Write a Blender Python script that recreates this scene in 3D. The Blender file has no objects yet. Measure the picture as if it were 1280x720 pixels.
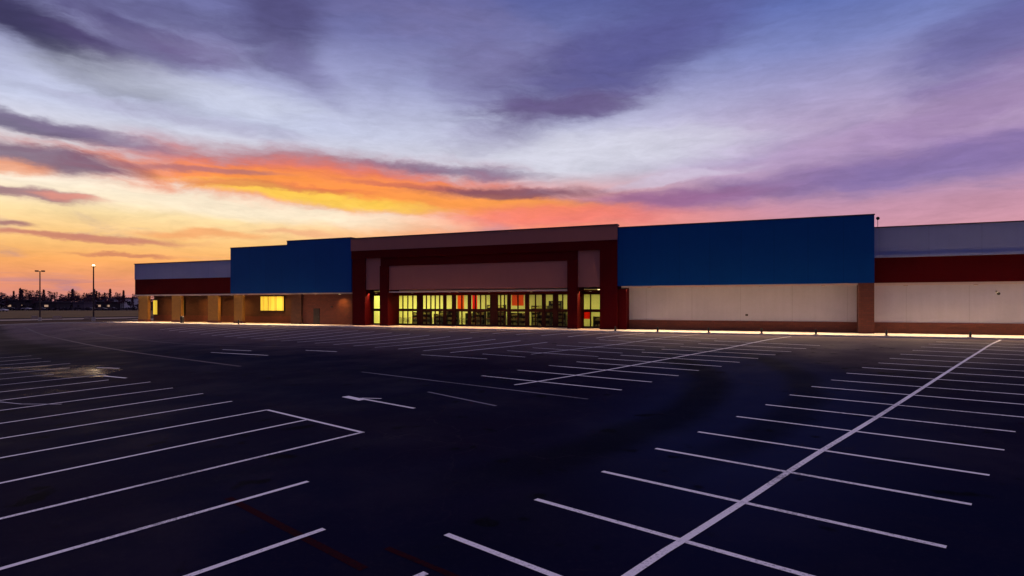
import bpy, bmesh, math, random
from mathutils import Vector, Matrix
random.seed(7)
R = math.radians
scene = bpy.context.scene
COL = scene.collection

# ------------------------------------------------------------------ frame of the place
# camera stands over the origin looking along +Y; the store pad is z = 0
CAM_Z = 2.86
FOC, PX = 755.0, 1280.0
YF = R(66.55)
FD = Vector((math.sin(YF), -math.cos(YF)))      # along the facade, to the right
FN = Vector((math.cos(YF), math.sin(YF)))       # into the building
K0 = Vector((10.76, 62.0))                      # a point on the kerb line
YG = R(41.5)
GU = Vector((math.cos(YG), -math.sin(YG)))      # along the stall stripes of the right hand rows
GV = Vector((math.sin(YG), math.cos(YG)))       # along the rows, toward the store
YV = R(42.0)
GZ = Vector((math.sin(YV), math.cos(YV)))

def smooth(x, a, b):
    t = min(1.0, max(0.0, (x - a) / (b - a)))
    return t * t * (3 - 2 * t)

def ground_h(x, y):
    """the lot falls 3 % away from the store and is level along the kerb"""
    v = max(-60.0, x * GZ.x + y * GZ.y)
    p = -1.6 + .03 * v
    k = .25
    p = -k * math.log(math.exp(-p / k) + math.exp(-.15 / k))
    dx, dy = x - K0.x, y - K0.y
    n = dx * FN.x + dy * FN.y
    s = dx * FD.x + dy * FD.y
    w = smooth(n, -14, -1) * smooth(s, -125, -80)
    w = max(w, smooth(y, 150, 260))
    return p * (1 - w)

def f2w(s, n): return K0 + FD * s + FN * n
def g2w(u, v): return GU * u + GV * v

# ------------------------------------------------------------------ tagging
def tag(o, label=None, cat=None, group=None, kind=None):
    if label: o['label'] = label
    if cat: o['category'] = cat
    if group: o['group'] = group
    if kind: o['kind'] = kind
    return o

def empty(name, loc, rz=0.0, **k):
    o = bpy.data.objects.new(name, None)
    COL.objects.link(o)
    o.location = loc
    o.rotation_euler.z = rz
    o.empty_display_size = .3
    return tag(o, **k)

def copy_tree(o, parent=None):
    c = o.copy()
    COL.objects.link(c)
    if parent is not None:
        c.parent = parent
    for ch in list(o.children):
        copy_tree(ch, c)
    return c

class MB:
    def __init__(s):
        s.b = bmesh.new()
    def box(s, x0, x1, y0, y1, z0, z1):
        vs = [s.b.verts.new(p) for p in ((x0,y0,z0),(x1,y0,z0),(x1,y1,z0),(x0,y1,z0),(x0,y0,z1),(x1,y0,z1),(x1,y1,z1),(x0,y1,z1))]
        for f in ((0,3,2,1),(4,5,6,7),(0,1,5,4),(1,2,6,5),(2,3,7,6),(3,0,4,7)):
            s.b.faces.new([vs[i] for i in f])
        return s
    def hexa(s, pts):
        vs = [s.b.verts.new(p) for p in pts]
        for f in ((0,3,2,1),(4,5,6,7),(0,1,5,4),(1,2,6,5),(2,3,7,6),(3,0,4,7)):
            s.b.faces.new([vs[i] for i in f])
        return s
    def poly(s, pts):
        s.b.faces.new([s.b.verts.new(p) for p in pts])
        return s
    def tube(s, a, b, r0, r1=None, seg=10, caps=True):
        a, b = Vector(a), Vector(b)
        r1 = r0 if r1 is None else r1
        d = (b - a).normalized()
        q = d.to_track_quat('Z', 'Y')
        A, B = [], []
        for i in range(seg):
            t = 2 * math.pi * i / seg
            e = q @ Vector((math.cos(t), math.sin(t), 0))
            A.append(s.b.verts.new(a + e * r0)); B.append(s.b.verts.new(b + e * r1))
        for i in range(seg):
            j = (i + 1) % seg
            s.b.faces.new((A[i], A[j], B[j], B[i]))
        if caps:
            s.b.faces.new(A[::-1]); s.b.faces.new(B)
        return s
    def build(s, name, mat, parent=None, smooth_=False, bevel=0.0):
        bmesh.ops.recalc_face_normals(s.b, faces=s.b.faces)
        me = bpy.data.meshes.new(name)
        s.b.to_mesh(me); s.b.free()
        me.materials.append(mat)
        o = bpy.data.objects.new(name, me)
        COL.objects.link(o)
        if parent is not None: o.parent = parent
        if smooth_:
            for p in me.polygons: p.use_smooth = True
        if bevel:
            m = o.modifiers.new('bevel', 'BEVEL'); m.width = bevel; m.segments = 2
        return o

# ------------------------------------------------------------------ node helper
class Sk:
    """arithmetic on shader sockets"""
    nt = None
    def __init__(s, v): s.v = v
    @staticmethod
    def m(op, *a, clamp=False):
        n = Sk.nt.nodes.new('ShaderNodeMath'); n.operation = op; n.use_clamp = clamp
        for i, x in enumerate(a):
            x = x.v if isinstance(x, Sk) else x
            if isinstance(x, (int, float)): n.inputs[i].default_value = x
            else: Sk.nt.links.new(x, n.inputs[i])
        return Sk(n.outputs[0])
    def __add__(a, b): return Sk.m('ADD', a, b)
    __radd__ = __add__
    def __sub__(a, b): return Sk.m('SUBTRACT', a, b)
    def __rsub__(a, b): return Sk.m('SUBTRACT', b, a)
    def __mul__(a, b): return Sk.m('MULTIPLY', a, b)
    __rmul__ = __mul__
    def __truediv__(a, b): return Sk.m('DIVIDE', a, b)
    def __rtruediv__(a, b): return Sk.m('DIVIDE', b, a)

def sstep(x, a, b):
    n = Sk.nt.nodes.new('ShaderNodeMapRange'); n.interpolation_type = 'SMOOTHSTEP'
    Sk.nt.links.new(x.v, n.inputs[0])
    n.inputs[1].default_value = a; n.inputs[2].default_value = b
    return Sk(n.outputs[0])

def vec(x, y, z):
    n = Sk.nt.nodes.new('ShaderNodeCombineXYZ')
    for i, q in enumerate((x, y, z)):
        if isinstance(q, Sk): Sk.nt.links.new(q.v, n.inputs[i])
        else: n.inputs[i].default_value = q
    return n.outputs[0]

def noise(v, scale=1.0, detail=4.0, rough=.55, dist=0.0):
    n = Sk.nt.nodes.new('ShaderNodeTexNoise')
    Sk.nt.links.new(v, n.inputs['Vector'])
    n.inputs['Scale'].default_value = scale; n.inputs['Detail'].default_value = detail
    n.inputs['Roughness'].default_value = rough; n.inputs['Distortion'].default_value = dist
    return Sk(n.outputs['Fac'])

def mix(fac, a, b):
    n = Sk.nt.nodes.new('ShaderNodeMix'); n.data_type = 'RGBA'
    n.clamp_factor = True
    for i, q in ((0, fac), (6, a), (7, b)):
        if isinstance(q, Sk): q = q.v
        if isinstance(q, (int, float)): n.inputs[i].default_value = q
        elif isinstance(q, tuple): n.inputs[i].default_value = (*q[:3], 1)
        else: Sk.nt.links.new(q, n.inputs[i])
    return n.outputs[2]

def ramp(x, stops):
    n = Sk.nt.nodes.new('ShaderNodeValToRGB')
    Sk.nt.links.new(x.v, n.inputs[0])
    cr = n.color_ramp
    while len(cr.elements) < len(stops): cr.elements.new(.5)
    for e, (p, c) in zip(cr.elements, stops):
        e.position = p; e.color = (*c, 1)
    return n.outputs[0]

def srgb(r, g, b):
    def c(x):
        x /= 255.0
        return x / 12.92 if x <= .04045 else ((x + .055) / 1.055) ** 2.4
    return (c(r), c(g), c(b))

# ------------------------------------------------------------------ materials
def new_mat(name):
    m = bpy.data.materials.new(name); m.use_nodes = True
    nt = m.node_tree
    Sk.nt = nt
    return m, nt, nt.nodes['Principled BSDF']

def paint(name, col, rough=.7, var=.18, scale=1.2, bump=.02, seams=None, spec=.4, metal=0.0, seam=.12):
    """slightly uneven paint / stucco / metal; seams = panel joint spacing along x"""
    m, nt, p = new_mat(name)
    tc = nt.nodes.new('ShaderNodeTexCoord')
    o = tc.outputs['Object']
    n1 = noise(o, scale, 5, .6)
    n2 = noise(o, scale * 14, 3, .6)
    k = (n1 - .5) * (2 * var) + (n2 - .5) * (var * .7) + 1.0
    # faint vertical weather streaks
    sep = nt.nodes.new('ShaderNodeSeparateXYZ'); nt.links.new(o, sep.inputs[0])
    sx, sy, sz = (Sk(sep.outputs[i]) for i in range(3))
    st = noise(vec(sx * 2.2 + sy * 2.2, 0.0, sz * .12), 1.0, 4, .6)
    k = k * (1.0 + (st - .5) * (var * 1.2))
    if seams:
        fr = Sk.m('FRACT', (sx + 400.0) / seams)
        d = Sk.m('MINIMUM', fr, 1.0 - fr) * seams
        ln = 1.0 - sstep(d, .02, .06)
        k = k * (1.0 - ln * seam)
        # each panel takes the paint a little differently
        wn = nt.nodes.new('ShaderNodeTexWhiteNoise'); wn.noise_dimensions = '1D'
        nt.links.new(Sk.m('FLOOR', (sx + 400.0) / seams).v, wn.inputs['W'])
        k = k * (1.0 + (Sk(wn.outputs['Value']) - .5) * .06)
    nn = nt.nodes.new('ShaderNodeVectorMath'); nn.operation = 'SCALE'
    nn.inputs[0].default_value = col
    nt.links.new(k.v, nn.inputs['Scale'])
    nt.links.new(nn.outputs[0], p.inputs['Base Color'])
    p.inputs['Roughness'].default_value = rough
    p.inputs['Specular IOR Level'].default_value = spec
    p.inputs['Metallic'].default_value = metal
    if bump:
        b = nt.nodes.new('ShaderNodeBump'); b.inputs['Strength'].default_value = .35; b.inputs['Distance'].default_value = bump
        nt.links.new(n2.v, b.inputs['Height']); nt.links.new(b.outputs[0], p.inputs['Normal'])
    return m

def block(name, c1, c2, mortar, bw=.4, bh=.2, rough=.85):
    m, nt, p = new_mat(name)
    tc = nt.nodes.new('ShaderNodeTexCoord')
    o = tc.outputs['Object']
    sep = nt.nodes.new('ShaderNodeSeparateXYZ'); nt.links.new(o, sep.inputs[0])
    sx, sy, sz = (Sk(sep.outputs[i]) for i in range(3))
    br = nt.nodes.new('ShaderNodeTexBrick')
    nt.links.new(vec(sx + sy, sz, 0.0), br.inputs['Vector'])
    br.inputs['Scale'].default_value = 1.0
    br.inputs['Brick Width'].default_value = bw; br.inputs['Row Height'].default_value = bh
    br.inputs['Mortar Size'].default_value = .012
    for k, c in (('Color1', c1), ('Color2', c2), ('Mortar', mortar)): br.inputs[k].default_value = (*c, 1)
    n1 = noise(o, .9, 5, .6)
    col = mix((n1 - .35) * .9, br.outputs['Color'], tuple(x * .55 for x in c1))
    nt.links.new(col, p.inputs['Base Color'])
    p.inputs['Roughness'].default_value = rough
    b = nt.nodes.new('ShaderNodeBump'); b.inputs['Strength'].default_value = .5; b.inputs['Distance'].default_value = .01
    b.invert = True
    nt.links.new(br.outputs['Fac'], b.inputs['Height']); nt.links.new(b.outputs[0], p.inputs['Normal'])
    return m

def emit(name, col, strength):
    m, nt, p = new_mat(name)
    p.inputs['Base Color'].default_value = (*col, 1)
    p.inputs['Emission Color'].default_value = (*col, 1)
    p.inputs['Emission Strength'].default_value = strength
    return m

M = {}
M['blue'] = paint('blue_panel_paint', (.0008, .055, .26), .6, .10, .5, .01, seams=3.05, spec=.10)
M['grey'] = paint('grey_fascia_paint', (.23, .275, .50), .75, .08, .4, .01, seams=4.0)
M['maroon'] = paint('maroon_paint', (.075, .0022, .004), .8, .14, .5, .02, spec=.06)
M['brown'] = paint('brown_stucco', (.30, .13, .125), .85, .08, .6, .02, spec=.2)
M['white'] = paint('pale_wall_paint', (.47, .46, .56), .8, .14, .35, .02, seams=4.9)
M['trim'] = paint('trim_paint', (.52, .42, .42), .6, .1, 1.0, .0)
M['cap'] = paint('dark_cap_metal', (.05, .03, .04), .5, .1, 1.0, .0)
M['roof'] = paint('roof_membrane', (.12, .11, .11), .9, .2, .3, .02)
M['base'] = block('brown_block_base', (.17, .045, .028), (.13, .037, .024), (.09, .037, .03), .4, .2)
M['darkbrick'] = block('dark_brown_block', (.12, .045, .024), (.09, .034, .020), (.06, .03, .02), .4, .2)
M['pillar'] = block('ochre_block', (.30, .15, .028), (.26, .125, .024), (.16, .085, .03), .4, .2)
M['frame'] = paint('dark_aluminium', (.030, .020, .018), .45, .2, 2.0, .0)
M['doorframe'] = paint('dark_red_aluminium', (.045, .010, .010), .5, .2, 2.0, .0, spec=.1)
M['pathm'] = paint('old_path', (.30, .22, .17), .9, .25, .2, .0)
M['concrete'] = paint('concrete', (.62, .54, .44), .85, .15, .5, .01)
M['kerbm'] = paint('kerb_concrete', (.60, .53, .45), .85, .2, .8, .01)
M['metal'] = paint('dark_pole_metal', (.05, .035, .035), .5, .2, 2.0, .0)
M['bollard'] = paint('black_bollard_paint', (.016, .013, .016), .5, .2, 3.0, .0)
M['cart'] = paint('cart_wire', (.13, .12, .12), .4, .2, 5.0, .0, metal=.6)
M['red'] = paint('red_plastic', (.60, .035, .02), .5, .1, 4.0, .0)
M['inside_wall'] = paint('inside_wall', (.80, .76, .40), .9, .15, .7, .0)
M['shelf'] = paint('shelf_board', (.16, .11, .06), .7, .3, 2.0, .0)
M['goods'] = paint('boxed_goods', (.55, .50, .18), .7, .6, 5.0, .0)
M['floor'] = paint('vinyl_floor', (.22, .17, .12), .4, .2, 1.0, .0)
M['bark'] = paint('bark', (.03, .018, .018), .9, .3, 1.0, .0)
M['far'] = paint('far_wall', (.06, .045, .05), .9, .3, .08, .0)
M['farroof'] = paint('far_roof', (.12, .09, .11), .9, .2, .1, .0)
M['farwhite'] = paint('far_white_wall', (.78, .74, .72), .8, .1, .2, .0)
M['lens_warm'] = emit('warm_lamp_lens', (1.0, .72, .36), 6.0)
M['far_window'] = emit('far_lit_window', (1.0, .62, .38), .38)
M['lens_dim'] = emit('recessed_lamp_lens', (1.0, .62, .30), .8)
M['lens_street'] = emit('street_lamp_lens', (1.0, .68, .34), 7.0)
M['lens_off'] = paint('unlit_lens', (.25, .2, .18), .3, .1, 3.0, .0)
M['lit_blind'] = None

def leafm(name, c):
    m, nt, p = new_mat(name)
    tc = nt.nodes.new('ShaderNodeTexCoord')
    n1 = noise(tc.outputs['Object'], .8, 4, .6)
    nt.links.new(mix(n1, tuple(x * .5 for x in c), tuple(x * 1.5 for x in c)), p.inputs['Base Color'])
    p.inputs['Roughness'].default_value = .9
    p.inputs['Specular IOR Level'].default_value = .1
    return m
M['needles'] = leafm('needles', (.11, .045, .065))
M['scrub'] = leafm('scrub', (.050, .036, .055))

def cloth(name, col):
    m, nt, p = new_mat(name)
    tr = nt.nodes.new('ShaderNodeBsdfTranslucent'); tr.inputs[0].default_value = (*col, 1)
    p.inputs['Base Color'].default_value = (*col, 1); p.inputs['Roughness'].default_value = .9
    mx = nt.nodes.new('ShaderNodeMixShader'); mx.inputs[0].default_value = .8
    nt.links.new(p.outputs[0], mx.inputs[1]); nt.links.new(tr.outputs[0], mx.inputs[2])
    nt.links.new(mx.outputs[0], nt.nodes['Material Output'].inputs['Surface'])
    return m
M['orange'] = cloth('orange_banner_cloth', (1.0, .30, .03))
M['salmon'] = cloth('red_banner_cloth', (1.0, .12, .05))

def glass():
    m, nt, p = new_mat('window_glass')
    nt.nodes.remove(p)
    out = nt.nodes['Material Output']
    tr = nt.nodes.new('ShaderNodeBsdfTransparent'); tr.inputs[0].default_value = (.93, .95, .90, 1)
    gl = nt.nodes.new('ShaderNodeBsdfGlossy'); gl.inputs['Roughness'].default_value = .04
    fr = nt.nodes.new('ShaderNodeFresnel'); fr.inputs[0].default_value = 1.45
    mx = nt.nodes.new('ShaderNodeMixShader')
    nt.links.new(fr.outputs[0], mx.inputs[0]); nt.links.new(tr.outputs[0], mx.inputs[1]); nt.links.new(gl.outputs[0], mx.inputs[2])
    nt.links.new(mx.outputs[0], out.inputs['Surface'])
    return m
M['glass'] = glass()

def blind():
    m, nt, p = new_mat('lit_blind')
    tc = nt.nodes.new('ShaderNodeTexCoord')
    sep = nt.nodes.new('ShaderNodeSeparateXYZ'); nt.links.new(tc.outputs['Object'], sep.inputs[0])
    x = Sk(sep.outputs[0])
    wv = noise(vec(x * 3.2, 0.0, 0.0), 1.0, 2, .5)
    k = sstep(wv, .36, .56) * .8 + .2
    s = k * 1.0
    p.inputs['Base Color'].default_value = (.6, .5, .15, 1)
    p.inputs['Emission Color'].default_value = (.95, .62, .04, 1)
    nt.links.new(s.v, p.inputs['Emission Strength'])
    return m
M['lit_blind'] = blind()

def asphalt():
    m, nt, p = new_mat('asphalt')
    tc = nt.nodes.new('ShaderNodeTexCoord')
    o = tc.outputs['Object']
    big = noise(o, .035, 4, .55, .6)
    mid = noise(o, .28, 5, .6)
    fine = noise(o, 55.0, 3, .7)
    sep = nt.nodes.new('ShaderNodeSeparateXYZ'); nt.links.new(o, sep.inputs[0])
    x, y = Sk(sep.outputs[0]), Sk(sep.outputs[1])
    # tyre polished drive lanes that run with the rows
    u = x * GU.x + y * GU.y
    v = x * GV.x + y * GV.y
    streak = noise(vec(u * .30, v * .025, 0.0), 1.0, 4, .6, .3)
    streak2 = noise(vec(u * .03, v * .35, 4.0), 1.0, 4, .6, .3)
    col = mix(sstep(big, .35, .65), (.0026, .0034, .0200), (.0085, .0036, .0150))
    col = mix(sstep(mid, .42, .72) * .6, col, (.0120, .0080, .0230))
    col = mix(sstep(streak, .5, .75) * .5, col, (.0014, .0019, .0100))
    col = mix(sstep(streak2, .55, .75) * .35, col, (.0130, .0075, .0180))
    # lamp wash by the store and sky sheen at the left, painted as paler asphalt
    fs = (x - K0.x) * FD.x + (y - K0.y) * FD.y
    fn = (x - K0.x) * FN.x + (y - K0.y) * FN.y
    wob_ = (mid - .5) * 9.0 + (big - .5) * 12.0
    lot_glow = sstep(fn + wob_, -30.0, -5.0)
    left_sheen = sstep(fn + wob_, -62.0, -26.0) * sstep(0.0 - fs + wob_, 42.0, 70.0)
    lot_glow = Sk.m('MAXIMUM', lot_glow, left_sheen * .8)
    col = mix(lot_glow * (.55 + streak * .6), col, (.135, .092, .105))
    # wide tyre-darkened turns, worn in where cars swing between the rows
    def arc(cx, cy, rad, wid, a):
        q = Sk.m('SQRT', Sk.m('POWER', x - cx, 2.0) + Sk.m('POWER', y - cy, 2.0)) + (mid - .5) * 1.2
        band = 1.0 - sstep(Sk.m('ABSOLUTE', q - rad), wid * .2, wid)
        return band * (a * .6 + big * a * .8)
    swept = arc(-14.8, 37.0, 27.8, 7.5, 1.1) * sstep(x, 0.0, 6.0) * (1.0 - sstep(y, 40.0, 50.0))
    col = mix(swept, col, (.0085, .0110, .0420))
    turns = Sk.m('MAXIMUM', arc(-15.6, 36.0, 26.0, 1.5, .75) * sstep(x, -4.0, 4.0) * (1.0 - sstep(y, 36.0, 44.0)), arc(-14.0, 38.5, 29.5, 1.2, .6) * sstep(x, 2.0, 8.0) * (1.0 - sstep(y, 36.0, 44.0)))
    # a long dark swing across the paler ground on the left
    tl = Sk.m('ABSOLUTE', (x + 76.0) * .682 + (y - 88.0) * .731 + Sk.m('SINE', (x + 76.0) * .065) * 2.2 + (mid - .5) * 2.0)
    turns = Sk.m('MAXIMUM', turns, (1.0 - sstep(tl, .6, 3.0)) * .7 * (1.0 - sstep(x, -45.0, -25.0)) * sstep(y, 35.0, 50.0))
    col = mix(turns, col, (.0007, .0008, .0036))
    # aggregate speckle
    col = mix(sstep(fine, .56, .72) * .4, col, (.016, .014, .024))
    drip = noise(o, 1.15, 2, .4)
    col = mix(sstep(drip, .66, .74) * .75, col, (.0008, .0007, .0016))
    grit = noise(o, 9.0, 4, .75)
    col = mix(sstep(grit, .50, .78) * .55, col, (.0170, .0130, .0290))
    # hairline cracks
    vo = nt.nodes.new('ShaderNodeTexVoronoi'); vo.feature = 'DISTANCE_TO_EDGE'; vo.inputs['Scale'].default_value = .16
    wob = nt.nodes.new('ShaderNodeVectorMath'); wob.operation = 'ADD'
    nt.links.new(o, wob.inputs[0])
    wn = nt.nodes.new('ShaderNodeTexNoise'); nt.links.new(o, wn.inputs['Vector']); wn.inputs['Scale'].default_value = .6; wn.inputs['Detail'].default_value = 5
    sc = nt.nodes.new('ShaderNodeVectorMath'); sc.operation = 'SCALE'; nt.links.new(wn.outputs['Color'], sc.inputs[0]); sc.inputs['Scale'].default_value = 2.2
    nt.links.new(sc.outputs[0], wob.inputs[1]); nt.links.new(wob.outputs[0], vo.inputs['Vector'])
    crack = (1.0 - sstep(Sk(vo.outputs['Distance']), .001, .005)) * sstep(big, .40, .55)
    col = mix(crack * .9, col, (.0190, .0135, .0250))
    nt.links.new(col, p.inputs['Base Color'])
    rg = .74 - sstep(mid, .35, .75) * .14 - sstep(streak, .5, .75) * .08
    nt.links.new(rg.v, p.inputs['Roughness'])
    p.inputs['Specular IOR Level'].default_value = .010
    p.inputs['Specular Tint'].default_value = (.8, .75, 1.0, 1)
    b = nt.nodes.new('ShaderNodeBump'); b.inputs['Strength'].default_value = .5; b.inputs['Distance'].default_value = .006
    nt.links.new(fine.v, b.inputs['Height']); nt.links.new(b.outputs[0], p.inputs['Normal'])
    return m
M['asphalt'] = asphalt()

def line_paint(name, col, wear=.5, spec=.12):
    """road paint, chipped and dusty; lets the asphalt show where it is worn"""
    m, nt, p = new_mat(name)
    tc = nt.nodes.new('ShaderNodeTexCoord')
    o = tc.outputs['Object']
    a = noise(o, 16.0, 5, .7)
    b_ = noise(o, .22, 3, .6)
    t = sstep(a + (b_ - .5) * .8, .60 - .2 * wear, .86 - .2 * wear) * wear
    nt.links.new(mix(t, col, (.004, .004, .009)), p.inputs['Base Color'])
    p.inputs['Roughness'].default_value = .75
    p.inputs['Specular IOR Level'].default_value = spec
    return m
M['line'] = line_paint('parking_line_paint', (.90, .81, .80), .60)
M['line_worn'] = line_paint('worn_line_paint', (.60, .54, .58), .55)
M['line_ghost'] = line_paint('ghost_line_paint', (.19, .165, .20), .75)
M['red_line'] = line_paint('faint_red_strip', (.024, .0022, .0062), .9, .01)
M['pale_track'] = line_paint('pale_tyre_track', (.11, .08, .09), .6)
M['dark_track'] = line_paint('dark_tar_patch', (.0009, .0009, .0030), .2, .01)

def ground_mat(name, c1, c2, scale):
    m, nt, p = new_mat(name)
    tc = nt.nodes.new('ShaderNodeTexCoord')
    a = noise(tc.outputs['Object'], scale, 6, .65)
    nt.links.new(mix(sstep(a, .3, .7), c1, c2), p.inputs['Base Color'])
    p.inputs['Roughness'].default_value = .95
    p.inputs['Specular IOR Level'].default_value = .1
    return m
M['ground'] = ground_mat('dry_ground', (.035, .02, .022), (.060, .035, .035), .03)
M['grass'] = ground_mat('dry_grass', (.10, .062, .026), (.17, .105, .045), .12)
M['bed'] = ground_mat('mulch', (.035, .012, .008), (.055, .022, .014), .4)
M['lot_far'] = ground_mat('far_asphalt', (.05, .03, .045), (.09, .05, .06), .05)

def water():
    m, nt, p = new_mat('rain_water')
    tc = nt.nodes.new('ShaderNodeTexCoord')
    a = noise(tc.outputs['Object'], 2.2, 4, .6)
    p.inputs['Base Color'].default_value = (.012, .009, .014, 1)
    nt.links.new((.20 + sstep(a, .3, .8) * .14).v, p.inputs['Roughness'])
    p.inputs['IOR'].default_value = 1.33
    p.inputs['Specular IOR Level'].default_value = .5
    tr = nt.nodes.new('ShaderNodeBsdfTransparent'); mx = nt.nodes.new('ShaderNodeMixShader')
    b_ = noise(tc.outputs['Object'], .55, 3, .5, .5)
    nt.links.new((sstep(b_, .36, .74) * .5).v, mx.inputs[0])
    nt.links.new(tr.outputs[0], mx.inputs[1]); nt.links.new(p.outputs[0], mx.inputs[2])
    nt.links.new(mx.outputs[0], nt.nodes['Material Output'].inputs['Surface'])
    return m
M['water'] = water()

# ------------------------------------------------------------------ ground sheets
def axis(stops):
    out = []
    for (a, b, st) in stops:
        n = max(1, int(round((b - a) / st)))
        out += [a + (b - a) * i / n for i in range(n)]
    out.append(stops[-1][1])
    return out

def grid_sheet(name, ss, ns, zf, mat, to_world=f2w):
    verts, faces = [], []
    for n in ns:
        for s in ss:
            w = to_world(s, n)
            verts.append((w.x, w.y, zf(w.x, w.y, s, n)))
    W = len(ss)
    for j in range(len(ns) - 1):
        for i in range(W - 1):
            a = j * W + i
            faces.append((a, a + 1, a + W + 1, a + W))
    me = bpy.data.meshes.new(name); me.from_pydata(verts, [], faces); me.update()
    for p in me.polygons: p.use_smooth = True
    me.materials.append(mat)
    o = bpy.data.objects.new(name, me); COL.objects.link(o)
    tag(o, kind='structure')
    return o

grid_sheet('ground',
    axis([(-3600, -400, 400), (-400, -160, 20), (-160, 100, 4), (100, 300, 20), (300, 3600, 400)]),
    axis([(-3600, -200, 400), (-200, -20, 15), (-20, -.3, 3)]) + [.1] + axis([(3, 90, 4), (90, 300, 15), (300, 4200, 300)]),
    lambda x, y, s, n: ground_h(x, y) + (-.35 if n < 0 else .10), M['ground'])
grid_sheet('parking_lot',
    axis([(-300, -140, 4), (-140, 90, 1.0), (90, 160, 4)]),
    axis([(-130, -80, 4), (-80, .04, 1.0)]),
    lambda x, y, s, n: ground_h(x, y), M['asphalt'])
# kerb: a real step that follows the lot, pavement behind it
kb = MB()
ks = axis([(-300, -140, 4), (-140, 90, 1.0), (90, 150, 4)])
prev = None
for s in ks:
    a, b = f2w(s, 0), f2w(s, .18)
    z = ground_h(a.x, a.y)
    ring = [kb.b.verts.new(q) for q in ((a.x, a.y, z - .3), (a.x, a.y, z + .13), (a.x + FN.x * .02, a.y + FN.y * .02, z + .15), (b.x, b.y, z + .15), (b.x, b.y, z - .3))]
    if prev:
        for i in range(4): kb.b.faces.new((prev[i], prev[i + 1], ring[i + 1], ring[i]))
    prev = ring
tag(kb.build('kerb', M['kerbm']), kind='structure')
grid_sheet('pavement', axis([(-82, 76, 2)]), axis([(.18, 12, 2)]),
    lambda x, y, s, n: ground_h(x, y) * (0 if n > 1 else 1) + .146, M['concrete'])
def lift(z):
    return lambda x, y, s, n: ground_h(x, y) + z
grid_sheet('planting_bed', axis([(-290, -82.3, 3)]), axis([(.2, 22, 2)]), lift(.14), M['bed'])
ident = lambda s, n: Vector((s, n))
def path_xy(t, q):     # pale footpath crossing the verge left of the store
    x = -250 + t * 165
    y0 = 146 - 12 * t - 6 * math.sin(t * 3.0)
    return Vector((x, y0 + q))
grid_sheet('path', axis([(0, 1, .02)]), axis([(0, 9, 3)]), lift(.22), M['pathm'], path_xy)
grid_sheet('pad', axis([(-100, -82.4, 2)]), axis([(16, 24, 2)]), lift(.19), M['concrete'])
grid_sheet('dry_field', axis([(-420, -40, 12)]), axis([(153, 285, 8)]), lift(.17), M['grass'], ident)
grid_sheet('far_parking', axis([(-520, -60, 20)]), axis([(292, 520, 20)]), lift(.16), M['lot_far'], ident)

# ------------------------------------------------------------------ painted markings
def strip(mb, p0, p1, width, z=.008):
    """a painted strip draped on the lot between two world points"""
    p0, p1 = Vector(p0), Vector(p1)
    d = p1 - p0
    L = d.length
    n = max(1, int(L / .5))
    q = Vector((-d.y, d.x)).normalized() * width * .5
    row = []
    for i in range(n + 1):
        c = p0 + d * (i / n)
        a, b = c + q, c - q
        row.append((mb.b.verts.new((a.x, a.y, ground_h(a.x, a.y) + z)), mb.b.verts.new((b.x, b.y, ground_h(b.x, b.y) + z))))
    for i in range(n):
        mb.b.faces.new((row[i][1], row[i + 1][1], row[i + 1][0], row[i][0]))

def curve_strip(mb, pts, width, z=.005):
    """a curved band through world points (Catmull-Rom)"""
    P = [Vector(p) for p in pts]
    P = [P[0] * 2 - P[1]] + P + [P[-1] * 2 - P[-2]]
    out = []
    for i in range(1, len(P) - 2):
        m = max(2, int((P[i + 1] - P[i]).length / 1.0))
        for k in range(m):
            t = k / m
            out.append(.5 * ((2 * P[i]) + (P[i + 1] - P[i - 1]) * t + (2 * P[i - 1] - 5 * P[i] + 4 * P[i + 1] - P[i + 2]) * t * t + (3 * P[i] - P[i - 1] - 3 * P[i + 1] + P[i + 2]) * t ** 3))
    out.append(P[-2])
    row = []
    for i, c in enumerate(out):
        d = out[min(i + 1, len(out) - 1)] - out[max(i - 1, 0)]
        q = Vector((-d.y, d.x)).normalized() * width * .5
        e = []
        for k in (1, .33, -.33, -1):
            a = c + q * k
            e.append(mb.b.verts.new((a.x, a.y, ground_h(a.x, a.y) + z)))
        row.append(e)
    for i in range(len(row) - 1):
        for k in range(3):
            mb.b.faces.new((row[i][k + 1], row[i + 1][k + 1], row[i + 1][k], row[i][k]))

LW = .135
def lines(name, segs, mat='line', w=LW, z=.008):
    mb = MB()
    for s in segs:
        (u0, v0, u1, v1) = s[:4]
        strip(mb, g2w(u0, v0), g2w(u1, v1), s[4] if len(s) > 4 else w, z)
    return tag(mb.build(name, M[mat]), kind='structure')

# right hand double row: stripes, then the long dividing line over them
row1 = [(-8.29,7.54), (-8.18,10.01), (-8.15,12.55), (-8.15,15.25), (-8.06,17.79), (-7.98,20.67), (-7.92,23.36), (-7.86,26.01), (-7.76,28.71), (-7.58,31.2), (-7.56,34.03), (-7.42,36.79), (-7.14,39.45), (-7.07,42.3), (-6.97,45.27), (-6.76,48.37), (-6.65,51.2), (-6.55,54.0), (-6.4,57.0)]
ends1 = [-1.6, -1.42, -1.26, -1.12, -.98, -.83, -.68, -.5, -.4, -.3, -.2, -.1, 0, .05, .1, .15, .2, .25, .3]
lines('parking_lines', [(-8.3, 5.0, -1.7, 4.9), (-8.3, 2.5, -1.8, 2.4)] + [(a, b, e, b - .08) for (a, b), e in zip(row1, ends1)])
mb = MB()
TH = [(-4.90, 1.0), (-4.86, 8.24), (-4.80, 9.96), (-4.69, 12.56), (-4.55, 17.05), (-4.18, 24.74), (-3.6, 40.0), (-2.75, 63.0)]
curve_strip(mb, [g2w(*p) for p in TH], .155, .016)
tag(mb.build('parking_divider_line', M['line']), kind='structure')
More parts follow.
